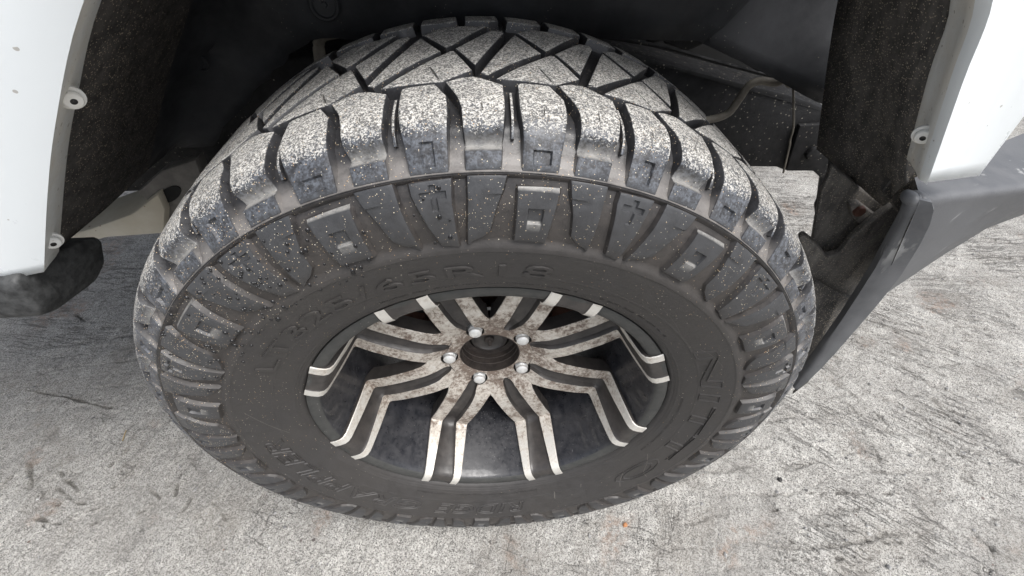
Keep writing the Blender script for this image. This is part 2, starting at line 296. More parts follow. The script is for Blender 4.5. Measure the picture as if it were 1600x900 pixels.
    for L in Ls: groove(L,.0024,.0075,.62,.0055)
    for L in Rs: groove(L,.0018,.0040,.60,.005)
    far=np.clip((np.maximum(np.abs(X)-1.9,np.abs(Y-.5)-1.1))/1.0,0,1); h*=1-far
    # packed flat under the contact patch
    cp=np.exp(-((X/.13)**4+((Y-.13)/.17)**4)); h=h*(1-cp)-.001*cp
    ny,nx=X.shape; v=np.stack([X,Y,h],-1).reshape(-1,3)
    idx=np.arange(nx*ny).reshape(ny,nx); f=np.stack([idx[:-1,:-1],idx[:-1,1:],idx[1:,1:],idx[1:,:-1]],-1).reshape(-1,4)
    me=bpy.data.meshes.new('ground'); me.vertices.add(len(v)); me.vertices.foreach_set('co',v.ravel().astype(np.float32))
    me.loops.add(f.size); me.loops.foreach_set('vertex_index',f.ravel().astype(np.int32)); me.polygons.add(len(f))
    me.polygons.foreach_set('loop_start',np.arange(0,f.size,4,dtype=np.int32)); me.polygons.foreach_set('loop_total',np.full(len(f),4,np.int32))
    me.update(); me.validate()
    at=me.attributes.new('furrow','FLOAT','POINT'); at.data.foreach_set('value',fur.ravel().astype(np.float32))
    at=me.attributes.new('crack','FLOAT','POINT'); at.data.foreach_set('value',crack.ravel().astype(np.float32))
    me.polygons.foreach_set('use_smooth',np.ones(len(f),bool))
    o=link('ground',me,None,(GRD,)); o['kind']='structure'; o['label']='pale sandy concrete ground with broom lines and tyre prints'
    return gx,gy,h
GX,GY,GH=build_ground()
def gz(x,y): return float(GH[np.searchsorted(GY,y).clip(0,len(GY)-1),np.searchsorted(GX,x).clip(0,len(GX)-1)])

# ------------------------------------------------------------------ car root
car=empty('car',(0,0,0)); car['label']='white off-road car standing on a sandy knobbly tyre with black and silver rim'; car['category']='car'

# ------------------------------------------------------------------ tyre
NEAR=[(.012,.232),(.004,.2385),(-.003,.2425),(-.009,.250),(-.0175,.268),(-.0255,.290),(-.0315,.3125),(-.0345,.335),(-.0328,.358),(-.0238,.3816),(-.0156,.3948),(-.0028,.4111),(.010,.4165),(.04,.4205),(.09,.4235),(.134,.4238)]
def build_profile():
    P=np.array(NEAR); Q=P[::-1][1:].copy(); Q[:,0]=.268-Q[:,0]; K=np.vstack([P,Q])
    t=np.r_[0,np.cumsum(np.linalg.norm(np.diff(K,axis=0),axis=1))]; d=np.diff(K,axis=0)/np.diff(t)[:,None]; h=np.diff(t)
    m=np.zeros_like(K); m[0]=d[0]; m[-1]=d[-1]; m[1:-1]=(d[:-1]*h[1:,None]+d[1:]*h[:-1,None])/(h[:-1]+h[1:])[:,None]
    o=[]
    for i in range(len(K)-1):
        for x in np.linspace(0,1,24,endpoint=False):
            o.append((2*x**3-3*x*x+1)*K[i]+(x**3-2*x*x+x)*h[i]*m[i]+(-2*x**3+3*x*x)*K[i+1]+(x**3-x*x)*h[i]*m[i+1])
    o.append(K[-1]); C=np.array(o); s=np.r_[0,np.cumsum(np.linalg.norm(np.diff(C,axis=0),axis=1))]; s-=s[9*24]
    T=np.gradient(C,s,axis=0); T/=np.linalg.norm(T,axis=1)[:,None]; return s,C,np.stack([-T[:,1],T[:,0]],1)
SS,CC,NN=build_profile(); SMID=(SS[0]+SS[-1])/2
PITCH={-7:-51.2,-6:-43.0,-5:-35.2,-4:-27.9,-3:-20.9,-2:-13.6,-1:-7.4,0:-.9,1:5.1,2:11.4,3:17.5,4:23.6,5:30,6:36.7,7:43.3,8:51.0,49:308.8}
PK=np.array(sorted(PITCH)); PV=np.array([PITCH[k] for k in PK])
def u2th(u): u=np.asarray(u,float); return np.radians(np.interp(np.mod(u+7,56)-7,PK,PV)+360*np.floor((u+7)/56))
def surf(th,s,h):
    y=np.interp(s,SS,CC[:,0]); r=np.interp(s,SS,CC[:,1]); ny=np.interp(s,SS,NN[:,0]); nr=np.interp(s,SS,NN[:,1])
    y=y+ny*h; r=r+nr*h; x,z=r*np.sin(th),r*np.cos(th)
    # the loaded tyre squats a little where it meets the ground
    flat=-.4185; z=np.where(z<flat,flat+(z-flat)*.1,z)
    return np.stack([x,y,ZC+z],-1)
def sstep(a,b,x): t=np.clip((x-a)/(b-a),0,1); return t*t*(3-2*t)
S_LINE=float(SS[6*24]*1000)
def carcass_depth(s):        # mm below the outer surface
    e=np.minimum(s,2*SMID*1000-s)
    d=np.where(e>0,.6+3.0*sstep(.8,6,e)+6.2*sstep(5,26,e),0)
    side=4.8*(sstep(-70,-60,e)*(1-sstep(-5,-1.2,e))); d=np.where(e<=0,side+.6*sstep(-6,-1,e)*(e>-1.2),d)
    d=d-1.1*np.exp(-(e/.75)**2)                       # mould parting line
    d=d-.55*np.exp(-((e-S_LINE+1)/.6)**2)             # ring round the lettering
    for q,a in ((float(SS[3*24]*1000),.5),(float(SS[4*24]*1000)+4,.45),(float(SS[3*24]*1000)-6,-.5)): d=d-a*np.exp(-((e-q)/.8)**2)
    return d
tyre=None
def build_carcass():
    e=[SS[0]*1000]
    brk=np.concatenate([np.arange(SS[0]*1000,-72,1.1),np.arange(-72,-1.6,1.6),np.arange(-1.6,1.7,.4),np.arange(2,40,2.2),np.arange(42,SMID*1000,7)])
    s=np.r_[brk,(2*SMID*1000-brk)[::-1]]; n=448; k=len(s); th=np.linspace(0,2*np.pi,n,endpoint=False)
    h=-carcass_depth(s)/1000; T,Sg=np.meshgrid(th,s/1000,indexing='ij'); H=np.repeat(h[None],n,0)
    v=surf(T,Sg,H).reshape(-1,3); idx=np.arange(n*k).reshape(n,k); nx=np.roll(idx,-1,0)
    f=np.stack([idx[:,:-1],idx[:,1:],nx[:,1:],nx[:,:-1]],-1).reshape(-1,4)
    o=mesh('tyre',v,f.tolist(),car,(RUB,),50); a=o.data.attributes.new('arc','FLOAT','POINT'); a.data.foreach_set('value',np.minimum(Sg,2*SMID-Sg).ravel().astype(np.float32))
    a=o.data.attributes.new('top','FLOAT','POINT'); a.data.foreach_set('value',np.zeros(len(v),np.float32))
    return o
tyre=build_carcass()
UM=46.
def inset(P,b):
    P=np.array(P,float); A=.5*np.sum(P[:,0]*np.roll(P[:,1],-1)-np.roll(P[:,0],-1)*P[:,1])
    if A<0: P=P[::-1]
    n=len(P); out=[]
    for i in range(n):
        a,c,d=P[i-1],P[i],P[(i+1)%n]; e1=(c-a)/np.linalg.norm(c-a); e2=(d-c)/np.linalg.norm(d-c)
        n1=np.array([-e1[1],e1[0]]); n2=np.array([-e2[1],e2[0]]); m=n1+n2; m/=max(np.linalg.norm(m),1e-6); k=b/max(m@n1,.45); out.append(c+m*k)
    return np.array(out)
def block(name,poly,hfun,parent,u0,mirror=False,bevel=1.4,draft=1.2,scut=(),ucut=(),slits=(),step=7.,dust=None,sink=1.6):
    """poly in (u, s[mm]); hfun(u,s)->mm relative to the outer tyre surface"""
    P=np.array([((u)*UM,s) for u,s in poly]); I=inset(P,bevel)
    bm=bmesh.new(); bm.faces.new([bm.verts.new((x,y,0)) for x,y in I])
    lo,hi=I.min(0),I.max(0)
    def cut(co,no):
        bmesh.ops.bisect_plane(bm,geom=bm.verts[:]+bm.edges[:]+bm.faces[:],plane_co=co,plane_no=no,dist=1e-5)
    for s in list(scut)+[q for q in np.arange(math.ceil(lo[1]/step)*step,hi[1],step) if all(abs(q-c)>1. for c in scut)]:
        if lo[1]<s<hi[1]: cut((0,s,0),(0,1,0))
    for u in list(ucut)+[q/UM for q in np.arange(math.ceil(lo[0]/9)*9,hi[0],9.) if all(abs(q-c*UM)>1.2 for c in ucut)]:
        if lo[0]<u*UM<hi[0]: cut((u*UM,0,0),(1,0,0))
    for (a,b,w,dp) in slits:
        a=np.array((a[0]*UM,a[1]));b=np.array((b[0]*UM,b[1])); d=(b-a)/np.linalg.norm(b-a); nn=np.array((-d[1],d[0]))
        for k in (-w,-w*.45,w*.45,w): cut((*(a+nn*k),0),(*nn,0))
        for q,sg in ((a,-.2),(b,.2)): cut((*(q+d*sg),0),(*d,0))
    bmesh.ops.remove_doubles(bm,verts=bm.verts,dist=1e-4)
    bm.verts.ensure_lookup_table(); bm.verts.index_update()
    co=np.array([v.co[:2] for v in bm.verts]); faces=[[v.index for v in f.verts] for f in bm.faces]
    nxt={}
    for f in bm.faces:
        for l in f.loops:
            if l.edge.is_boundary: nxt[l.vert.index]=l.link_loop_next.vert.index
    loop=[next(iter(nxt))]
    while nxt[loop[-1]]!=loop[0]: loop.append(nxt[loop[-1]])
    ccw=np.sum(co[loop,0]*np.roll(co[loop,1],-1)-np.roll(co[loop,0],-1)*co[loop,1])>0
    bm.free()
    h=hfun(co[:,0]/UM,co[:,1])
    for (a,b,w,dp) in slits:
        a=np.array((a[0]*UM,a[1]));b=np.array((b[0]*UM,b[1])); d=(b-a)/np.linalg.norm(b-a); nn=np.array((-d[1],d[0])); r=co-a
        m=(np.abs(r@nn)<w*.6)&(r@d>-.05)&(r@d<np.linalg.norm(b-a)+.05); h=np.where(m,h-dp,h)
    L=co[loop]; e1=L-np.roll(L,1,0); e2=np.roll(L,-1,0)-L; e1/=np.linalg.norm(e1,axis=1)[:,None]+1e-9; e2/=np.linalg.norm(e2,axis=1)[:,None]+1e-9
    n1=np.stack([e1[:,1],-e1[:,0]],1); n2=np.stack([e2[:,1],-e2[:,0]],1); m=n1+n2; m/=np.linalg.norm(m,axis=1)[:,None]+1e-9; k=1/np.clip((m*n1).sum(1),.5,1)
    if not ccw: m=-m
    hl=h[loop]; base=-carcass_depth(L[:,1])-sink
    rings=[(L+m*(k*bevel*.72)[:,None],hl-bevel*.28,.7),(L+m*(k*bevel)[:,None],hl-bevel,.15),(L+m*(k*(bevel+draft))[:,None],np.minimum(base,hl-bevel-.3),0.)]
    V=[co];H=[h];Tp=[np.ones(len(co))]; n0=len(co); q=len(loop); prev=list(loop)
    for a,b_,c in rings:
        V.append(a);H.append(b_);Tp.append(np.full(q,c)); cur=[n0+i for i in range(q)]; n0+=q
        for i in range(q):
            j=(i+1)%q; faces.append((prev[i],cur[i],cur[j],prev[j]))
        prev=cur
    V=np.vstack(V);H=np.concatenate(H);Tp=np.concatenate(Tp)
    uu,ss=V[:,0]/UM+u0,V[:,1]
    if mirror: ss=2*SMID*1000-ss; uu=2*u0-uu+1
    pos=surf(u2th(uu),ss/1000,H/1000)
    me=bpy.data.meshes.new(name); me.from_pydata(pos.tolist(),[],faces)
    bm=bmesh.new(); bm.from_mesh(me); bmesh.ops.recalc_face_normals(bm,faces=bm.faces)
    bm.to_mesh(me); bm.free()
    a=me.attributes.new('arc','FLOAT','POINT'); a.data.foreach_set('value',np.minimum(ss/1000,2*SMID-ss/1000).astype(np.float32))
    a=me.attributes.new('top','FLOAT','POINT'); a.data.foreach_set('value',Tp.astype(np.float32))
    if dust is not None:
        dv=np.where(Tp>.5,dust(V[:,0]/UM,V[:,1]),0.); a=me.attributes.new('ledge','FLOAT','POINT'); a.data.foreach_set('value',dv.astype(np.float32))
    return link(name,me,parent,(RUB,),38)
YS=41.   # s = y + 41 mm on the tread
flat=lambda u,s:np.zeros_like(s)
def rect_hole(u0,u1,s0,s1,dep,h=0.):
    return lambda u,s:np.where((u>u0)&(u<u1)&(s>s0)&(s<s1),h-dep,h+0*s)
def cuts(a,b,w): return [a-w,a+w*.0+1e-4,b-1e-4,b+w]
def jig(P,a=.012,b=.8): return [(u+random.uniform(-a,a),s+random.uniform(-b,b)) for u,s in P]
T_a=[(.74,50.5),(1.87,113.5),(1.94,114.5),(2.32,67),(1.80,48)]
T_b=[(1.99,121),(2.37,78),(3.02,168),(2.98,178),(2.72,174)]
T_c=[(2.47,62),(2.60,57),(3.70,115),(3.24,164)]
T_d=[(4.66,193),(3.90,130),(3.80,124),(3.28,172),(3.66,193)]
for k in range(28):
    U0=2*k-4
    for T,sl in ((T_a,[((1.55,80),(1.74,52.5),.9,4.)]),(T_b,[((2.52,125),(2.70,150),.5,2.5)]),(T_c,[((2.90,96),(3.10,112),.5,2.5)]),(T_d,[((3.75,165),(3.95,185),.9,4.)])):
        block('tread_block',[(u,y+YS) for u,y in jig(T)],flat,tyre,U0,bevel=1.1,draft=.9,slits=[((a[0],a[1]+YS),(b[0],b[1]+YS),w,d) for a,b,w,d in sl])
    # shoulder lugs: a stepped one and a pocketed one in turn
    step_h=lambda u,s:np.where(s<14.8,0.,np.where(s<19.5,-6.8*(s-14.8)/4.7,-6.8*(1-sstep(19.5,33,s))))
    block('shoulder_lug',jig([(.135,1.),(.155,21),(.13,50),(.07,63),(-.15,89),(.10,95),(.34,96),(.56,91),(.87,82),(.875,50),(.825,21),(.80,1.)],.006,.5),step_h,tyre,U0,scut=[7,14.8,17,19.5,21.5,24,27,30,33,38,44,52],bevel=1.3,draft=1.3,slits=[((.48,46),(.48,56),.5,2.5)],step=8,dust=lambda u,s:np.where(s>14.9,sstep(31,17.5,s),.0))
    if k%2==0: hole=(1.36,1.69,6.2,16.6)       # wide pocket
    else: hole=(1.42,1.64,6.,23.5)                # tall pocket
    hf=rect_hole(*hole,2.7)
    w=1.1/UM
    block('shoulder_lug',jig([(1.175,1.),(1.17,25),(1.12,50),(1.12,84),(1.2,87),(1.68,87),(1.89,66),(1.91,48),(1.875,22),(1.845,1.)],.006,.5),hf,tyre,U0,scut=[hole[2]-.3,hole[2]+.9,hole[3]-.9,hole[3]+.3,32,44,54],ucut=[hole[0]-.2/UM,hole[0]+w,hole[1]-w,hole[1]+.2/UM],bevel=1.3,draft=1.3,slits=[((1.52,44),(1.52,53),.5,2.5)],step=8)
    # stone ejector rib in the straight groove
    block('groove_rib',[(.98,24),(1.03,24),(1.03,80),(.98,80)],lambda u,s:-5.4+0*s,tyre,U0,bevel=.5,draft=.5,step=9)
    # far shoulder, plain lugs of the same rhythm
    for q in (0,1):
        block('shoulder_lug',jig([(.10+q,1.),(.10+q,50),(.06+q,88),(.3+q,94),(.86+q,90),(.90+q,50),(.88+q,1.)],.006,.6),flat,tyre,U0,mirror=True,bevel=1.3,draft=1.3,step=12)
def ledge_hole(*a):
    f=rect_hole(*a)
    return lambda u,s:np.where(s>-13.5,-3.6*np.clip((s+13.5)/3.,0,1.1),f(u,s))
for k in range(14):
    U0=4*k-4
    w=1.0/UM
    # framed plate with a square hole
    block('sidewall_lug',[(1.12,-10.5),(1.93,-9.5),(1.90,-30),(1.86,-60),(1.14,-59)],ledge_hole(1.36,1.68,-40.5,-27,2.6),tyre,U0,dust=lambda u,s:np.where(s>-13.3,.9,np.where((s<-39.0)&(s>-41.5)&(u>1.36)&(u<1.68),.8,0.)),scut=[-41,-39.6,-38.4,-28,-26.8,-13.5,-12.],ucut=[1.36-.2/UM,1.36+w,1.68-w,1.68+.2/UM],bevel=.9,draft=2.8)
    def arrow(m):
        pl=[(2.09,-2.4),(2.84,-2.2),(2.86,-22),(2.97,-63),(2.62,-57),(2.42,-50),(2.30,-30),(2.16,-14)]
        inn=lambda u,s:np.where((s<-16-13*np.clip((u-2.46)/.1,0,1))&(u<2.56+.006*np.clip(-30-s,0,60)*1.6),-1.5,0.)
        if not m: return pl,inn
        return [(7.-u,s) for u,s in pl],lambda u,s:inn(7.-u,s)
    for m in (0,1):
        pl,fn=arrow(m)
        if m: pl=[(u+0.,s) for u,s in pl]
        block('sidewall_lug',pl,fn,tyre,U0,scut=[-16,-17,-29,-30,-37],bevel=.8,draft=2.6,step=5)
    def tee(u,s):
        h=0*s
        h=np.where((u>3.27)&(u<3.74)&(s<-12.6)&(s>-17.2),-2.2,h); h=np.where((u>3.46)&(u<3.57)&(s<-7.6)&(s>-27.5),-2.2,h); return h
    block('sidewall_lug',[(3.12,-4.2),(3.88,-3.2),(3.84,-20),(3.84,-65),(3.46,-62),(3.28,-40),(3.12,-13.5)],tee,tyre,U0,scut=[-28,-27,-17.8,-16.8,-13,-12,-8,-7],ucut=[3.26,3.285,3.45,3.475,3.555,3.58,3.73,3.755],bevel=.9,draft=2.8)
# raised outline lettering
def lettering(txt,a0,a1,s_in,cap,shear=0.,size=1.,wd=.00055,name='raised_lettering',fill=False):
    cu=bpy.data.curves.new(name,'FONT'); cu.body=txt; cu.size=size; cu.shear=shear; cu.resolution_u=3
    cu.fill_mode='FRONT' if fill else 'NONE'; cu.bevel_depth=.02 if not fill else .0; cu.bevel_resolution=0; cu.extrude=.0 if not fill else .03; cu.space_character=1.08
    if not fill: cu.offset=.012
    ob=bpy.data.objects.new(name,cu); COL.objects.link(ob); dg=bpy.context.evaluated_depsgraph_get(); me=bpy.data.meshes.new_from_object(ob.evaluated_get(dg)); bpy.data.objects.remove(ob); bpy.data.curves.remove(cu)
    me.materials.clear(); me.name=name
    v=np.zeros(len(me.vertices)*3,np.float32); me.vertices.foreach_get('co',v); v=v.reshape(-1,3)
    x=v[:,0]; x0,x1=x.min(),x.max(); H=.70*size
    th=np.radians(a0+(x-x0)/(x1-x0)*(a1-a0)); s=(s_in+v[:,1]/H*cap)/1000; h=v[:,2]*(.06 if not fill else .05)+.0001
    pos=surf(th,s,h); me.vertices.foreach_set('co',pos.ravel().astype(np.float32)); me.update()
    a=me.attributes.new('arc','FLOAT','POINT'); a.data.foreach_set('value',s.astype(np.float32))
    a=me.attributes.new('top','FLOAT','POINT'); a.data.foreach_set('value',np.full(len(v),.5,np.float32))
    return link(name,me,tyre,(RUB,),40)
lettering('LT325/65R18',-57,14,-111,20,0.,1.,fill=True)
lettering('NITTO',60,137,-111,24)
lettering('RIDGE',171,203,-107,23,.25)
lettering('GRAPPLER',208,271,-107,22,.25)
def tick_band(a0,a1,s0,n,seed):
    rg=np.random.default_rng(seed); V=[];F=[]; a=a0
    while a<a1:
        if rg.random()<.16: a+=.8; continue
        w=rg.uniform(.25,.55); hgt=rg.uniform(2.2,2.9)
        for (p,q,r,t) in ((0,.12,0,1),(w-.12,w,0,1),(0,w,rg.choice([0,.42,.84]),None)):
            lo=r*hgt; hi=hgt if t else lo+.5; b=len(V)
            for hh in (0.,.0005):
                for (x,y) in ((a+p,lo),(a+q,lo),(a+q,hi),(a+p,hi)): V.append(surf(math.radians(x),(s0+y)/1000,hh).tolist())
            F+=[(b+4,b+5,b+6,b+7)]+[(b+i,b+(i+1)%4,b+4+(i+1)%4,b+4+i) for i in range(4)]
        a+=w+.22
    o=mesh('small_print_relief',V,F,tyre,(RUB,)); me=o.data
    at=me.attributes.new('arc','FLOAT','POINT'); at.data.foreach_set('value',np.full(len(V),-.13,np.float32)); at=me.attributes.new('top','FLOAT','POINT'); at.data.foreach_set('value',np.zeros(len(V),np.float32))
for i,(a0,a1) in enumerate(((-22,22),(28,52),(84,118),(165,212))): tick_band(a0,a1,-131,0,i+1)

def beads():
    V=[];F=[]; rg=np.random.default_rng(5)
    while len(V)<120*28:
        a=rg.normal(-33,16); sm=rg.uniform(-78,-2)
        if a<-75 or a>12: continue
        r=rg.uniform(.0009,.0024); c=surf(math.radians(a),sm/1000,-carcass_depth(np.array(sm))*.0+.0002); b=len(V)
        c=np.array(c); nrm=np.array((0,-1.,0)); e=surf(math.radians(a+.1),sm/1000,0.)-surf(math.radians(a),sm/1000,0.); e/=np.linalg.norm(e); w=np.cross(nrm,e)
        for rr,hh in ((1.,0.),(.92,.22),(.62,.42),(.2,.50)):
            for i in range(7):
                q=2*math.pi*i/7; V.append(tuple(c+r*rr*(math.cos(q)*e*.85+math.sin(q)*w*1.1)+nrm*r*hh))
        for j in range(3):
            for i in range(7): F.append((b+j*7+i,b+j*7+(i+1)%7,b+j*7+7+(i+1)%7,b+j*7+7+i))
        F.append([b+21+i for i in range(7)])
    m=NB('water').out((.004,.004,.005),.04,0.,None,.6); o=mesh('water_beads',V,F,tyre,(m,),80); o['kind']='stuff'
beads()
def scuffs():
    m=NB('pale_scuff').out((.20,.185,.165),.8)
    for L in ([(59,-103),(62,-94),(67,-86)],[(52,-112),(46,-106),(41,-101)],[(118,-118),(122,-104),(126,-92),(127,-80)],[(131,-112),(135,-97),(137,-84)],[(148,-120),(149,-112)],[(159,-118),(160,-100)],[(-88,-120),(-80,-100),(-74,-84)],[(-97,-100),(-92,-84)],[(60,-140),(64,-137),(70,-135)]):
        V=[];F=[]; P=smooth2(L,6)
        for i,(a,sm) in enumerate(P):
            w=.00035
            for sg in (-1,1): V.append(tuple(surf(math.radians(a)+sg*w/.3,sm/1000,.00035)))
        F=[(2*i,2*i+1,2*i+3,2*i+2) for i in range(len(P)-1)]; mesh('scuff_mark',V,F,tyre,(m,))
def smooth2(P,n):
    P=[np.array(p,float) for p in P]; out=[]
    for i in range(len(P)-1):
        p0,p1,p2,p3=P[max(i-1,0)],P[i],P[i+1],P[min(i+2,len(P)-1)]
        for t in np.linspace(0,1,n,endpoint=False): out.append(tuple(.5*((2*p1)+(p2-p0)*t+(2*p0-5*p1+4*p2-p3)*t*t+(3*p1-p0-3*p2+p3)*t**3)))
    return out+[tuple(P[-1])]
scuffs()

# ------------------------------------------------------------------ rim
rim=revolve('wheel_rim',[(.012,.2372),(.003,.2392),(-.0005,.2388),(-.0012,.2365),(.0005,.2265),(.003,.2235),(.008,.2215),(.016,.2195),(.06,.2085),(.086,.2025),(.104,.199),(.13,.197),(.20,.200),(.245,.210),(.258,.232),(.25,.236),(.19,.205),(.12,.203),(.06,.214),(.02,.226)],160,car,(RIMB,LIPB),35,[1,1,1,1,1,0,0,0,0,0,0,0,0,0,0,0,0,0,0,0],True)
# wheel spokes: eight double-bar spokes, five lug holes bored through them
A0=-.436
LUG=[math.radians(-16.9+72*i) for i in range(5)]
PATH=[ # rho, y, outer half width, channel half width
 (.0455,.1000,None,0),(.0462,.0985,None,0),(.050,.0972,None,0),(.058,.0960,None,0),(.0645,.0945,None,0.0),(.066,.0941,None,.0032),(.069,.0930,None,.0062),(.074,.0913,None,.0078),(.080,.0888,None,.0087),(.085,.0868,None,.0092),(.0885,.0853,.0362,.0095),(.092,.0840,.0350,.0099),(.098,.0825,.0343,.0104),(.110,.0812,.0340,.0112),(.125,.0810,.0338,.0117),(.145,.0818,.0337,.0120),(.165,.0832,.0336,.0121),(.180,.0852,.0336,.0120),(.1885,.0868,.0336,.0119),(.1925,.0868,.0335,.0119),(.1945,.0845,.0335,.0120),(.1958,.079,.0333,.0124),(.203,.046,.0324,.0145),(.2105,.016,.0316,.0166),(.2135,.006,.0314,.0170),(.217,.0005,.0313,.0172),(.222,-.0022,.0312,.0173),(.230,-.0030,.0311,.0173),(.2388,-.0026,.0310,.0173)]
def spoke_mesh(k):
    a=A0+k*math.pi/4; er=np.array((math.sin(a),0,-math.cos(a))); ew=np.array((math.cos(a),0,math.sin(a))); ey=np.array((0,1.,0)); c0=np.array((0,0,ZC))
    n=len(PATH); V=[];F=[];MI=[]
    P=np.array([(p[0],p[1]) for p in PATH]); t=np.gradient(P,axis=0); t/=np.linalg.norm(t,axis=1)[:,None]
    for i,(rho,y,wo,wc) in enumerate(PATH):
        hub=wo is None; arc=hub and rho<.060
        if hub: wo=rho*(math.sin if arc else math.tan)(math.pi/8)-.00003
        N=np.array((t[i,1],-t[i,0]))         # outward (towards the viewer) in (rho,y)
        inr=rho<.19; D=.024 if inr else max(.004,min(.012,.020-(rho-.19)*.5)); 
        if rho>.214: D=.0045
        b=.0010 if rho>.0875 else 0.; f=min(1,wc/.008); dc=(.0085 if inr else max(.0022,.0055-(rho-.195)*.14))*f
        ws=[-wo,-wo,-wo+b,-wc-b*f,-wc,-wc*.8,-wc*.3,wc*.3,wc*.8,wc,wc+b*f,wo-b,wo,wo]
        ds=[D,b,0,0,b*f,dc*.72,dc,dc,dc*.72,b*f,0,0,b,D]
        if wc==0: ws=[-wo]+list(np.linspace(-wo,wo,12))+[wo]
        for w,d in zip(ws,ds):
            r=(math.sqrt(rho*rho-w*w) if arc else rho)-N[0]*d; yy=y-N[1]*d; V.append(c0+er*r+ew*w+ey*yy)
    q=14
    for i in range(n-1):
        for j in range(q-1):
            F.append((i*q+j,i*q+j+1,(i+1)*q+j+1,(i+1)*q+j)); MI.append(0 if j in (1,2,10,11) or (PATH[i+1][3]==0 and 1<=j<=11) else 1)
        F.append((i*q+q-1,i*q,(i+1)*q,(i+1)*q+q-1)); MI.append(1)
    F.append(list(range(q))); MI.append(1); F.append([(n-1)*q+j for j in range(q)]); MI.append(1)
    me=bpy.data.meshes.new('spoke'); me.from_pydata([tuple(v) for v in V],[],F)
    me.polygons.foreach_set('material_index',np.array(MI,np.int32))
    bm=bmesh.new(); bm.from_mesh(me); bmesh.ops.remove_doubles(bm,verts=bm.verts,dist=1e-6); bmesh.ops.recalc_face_normals(bm,faces=bm.faces); bm.to_mesh(me); bm.free()
    me.materials.append(SIL); me.materials.append(SPKB); return me
cut_me=bpy.data.meshes.new('bore'); V=[];F=[]
for L in LUG:
    b=len(V); cx,cz=.0612*math.sin(L),ZC+.0612*math.cos(L)
    for y,r in ((.06,.0138),(.1005,.0132),(.135,.0132)):
        for i in range(28):
            a=2*math.pi*i/28; V.append((cx+r*math.cos(a),y,cz+r*math.sin(a)))
    for s in (0,28):
        for i in range(28): F.append((b+s+i,b+s+(i+1)%28,b+s+28+(i+1)%28,b+s+28+i))
    F.append([b+i for i in range(28)]); F.append([b+56+i for i in range(28)])
cut_me.from_pydata(V,[],F); bm=bmesh.new(); bm.from_mesh(cut_me); bmesh.ops.recalc_face_normals(bm,faces=bm.faces); bm.to_mesh(cut_me); bm.free()
cut_me.polygons.foreach_set('material_index',np.ones(len(cut_me.polygons),np.int32)); cut_me.materials.append(SIL); cut_me.materials.append(SPKB)
cutter=bpy.data.objects.new('bore',cut_me); COL.objects.link(cutter)
for k in range(8):
    tmp=bpy.data.objects.new('spoke_tmp',spoke_mesh(k)); COL.objects.link(tmp)
    md=tmp.modifiers.new('b','BOOLEAN'); md.operation='DIFFERENCE'; md.object=cutter; md.solver='EXACT'
    dg=bpy.context.evaluated_depsgraph_get(); me=bpy.data.meshes.new_from_object(tmp.evaluated_get(dg)); bpy.data.objects.remove(tmp)
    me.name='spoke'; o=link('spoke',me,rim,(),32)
bpy.data.objects.remove(cutter)
# lug nuts
def lug_mesh():
    V=[];F=[];rows=[(.128,.0105,6),(.104,.0105,6),(.1000,.0098,6)]
    prof=[(.130,.0122),(.112,.0122),(.110,.0108),(.0985,.0104),(.0965,.0100),(.0955,.0092),(.0915,.0091),(.0898,.0074),(.0888,.0040),(.0885,0.0001)]
    n=24
    for j,(y,r) in enumerate(prof):
        for i in range(n):
            a=2*math.pi*i/n; k=1.
            if j in (2,3): k=math.cos(math.pi/6)/math.cos((a%(math.pi/3))-math.pi/6)*1.06
            V.append((r*k*math.cos(a),y,r*k*math.sin(a)))
    for j in range(len(prof)-1):
        for i in range(n): F.append((j*n+i,j*n+(i+1)%n,(j+1)*n+(i+1)%n,(j+1)*n+i))
    F.append([(len(prof)-1)*n+i for i in range(n)])
    return V,F
V,F=lug_mesh(); first=mesh('lug_nut',V,F,rim,(CHR,),35); first.location=(.0612*math.sin(LUG[0]),0,ZC+.0612*math.cos(LUG[0]))
for L in LUG[1:]:
    o=first.copy(); COL.objects.link(o); o.location=(.0612*math.sin(L),0,ZC+.0612*math.cos(L)); o.rotation_euler=(0,random.uniform(-.5,.5),0)
revolve('hub_bore',[(.0990,.0462),(.0985,.0450),(.104,.0446),(.112,.0440),(.1125,.0432),(.122,.0430),(.1225,.0422),(.130,.0418),(.131,.033),(.136,.0325),(.16,.032)],72,rim,(HUBM,),30)
hc=revolve('hub_cap',[(.16,.0285),(.128,.0285),(.1262,.0275),(.1255,.024),(.127,.0225),(.129,.018),(.1292,.0001)],48,rim,(SPKB,),30)
# splined notch in the axle cap
extrude_poly('axle_nut',[(.0085*math.cos(math.radians(60*i+20)),.1245,ZC+.0085*math.sin(math.radians(60*i+20))) for i in range(6)],(0,.012,0),hc,(HUBM,),.001,1)
extrude_poly('axle_key',[(-.002,.1225,ZC-.012),(.003,.1225,ZC-.012),(.003,.1225,ZC+.002),(-.002,.1225,ZC+.002)],(0,.010,0),hc,(HUBM,),.0008,1)
# brake behind
revolve('brake_disc',[(.150,.050),(.148,.075),(.148,.095),(.150,.100),(.160,.104),(.160,.172),(.184,.172),(.184,.09),(.20,.05)],96,car,(RUST,),30)
extrude_poly('brake_caliper',[(.150*math.sin(math.radians(a))*r/.15,.128,ZC+.15*math.cos(math.radians(a))*r/.15) for a,r in [(-62,.185),(-45,.188),(-25,.188),(-8,.184),(-10,.115),(-30,.108),(-55,.112)]],(0,.07,0),car,(BLK,),.006,2)

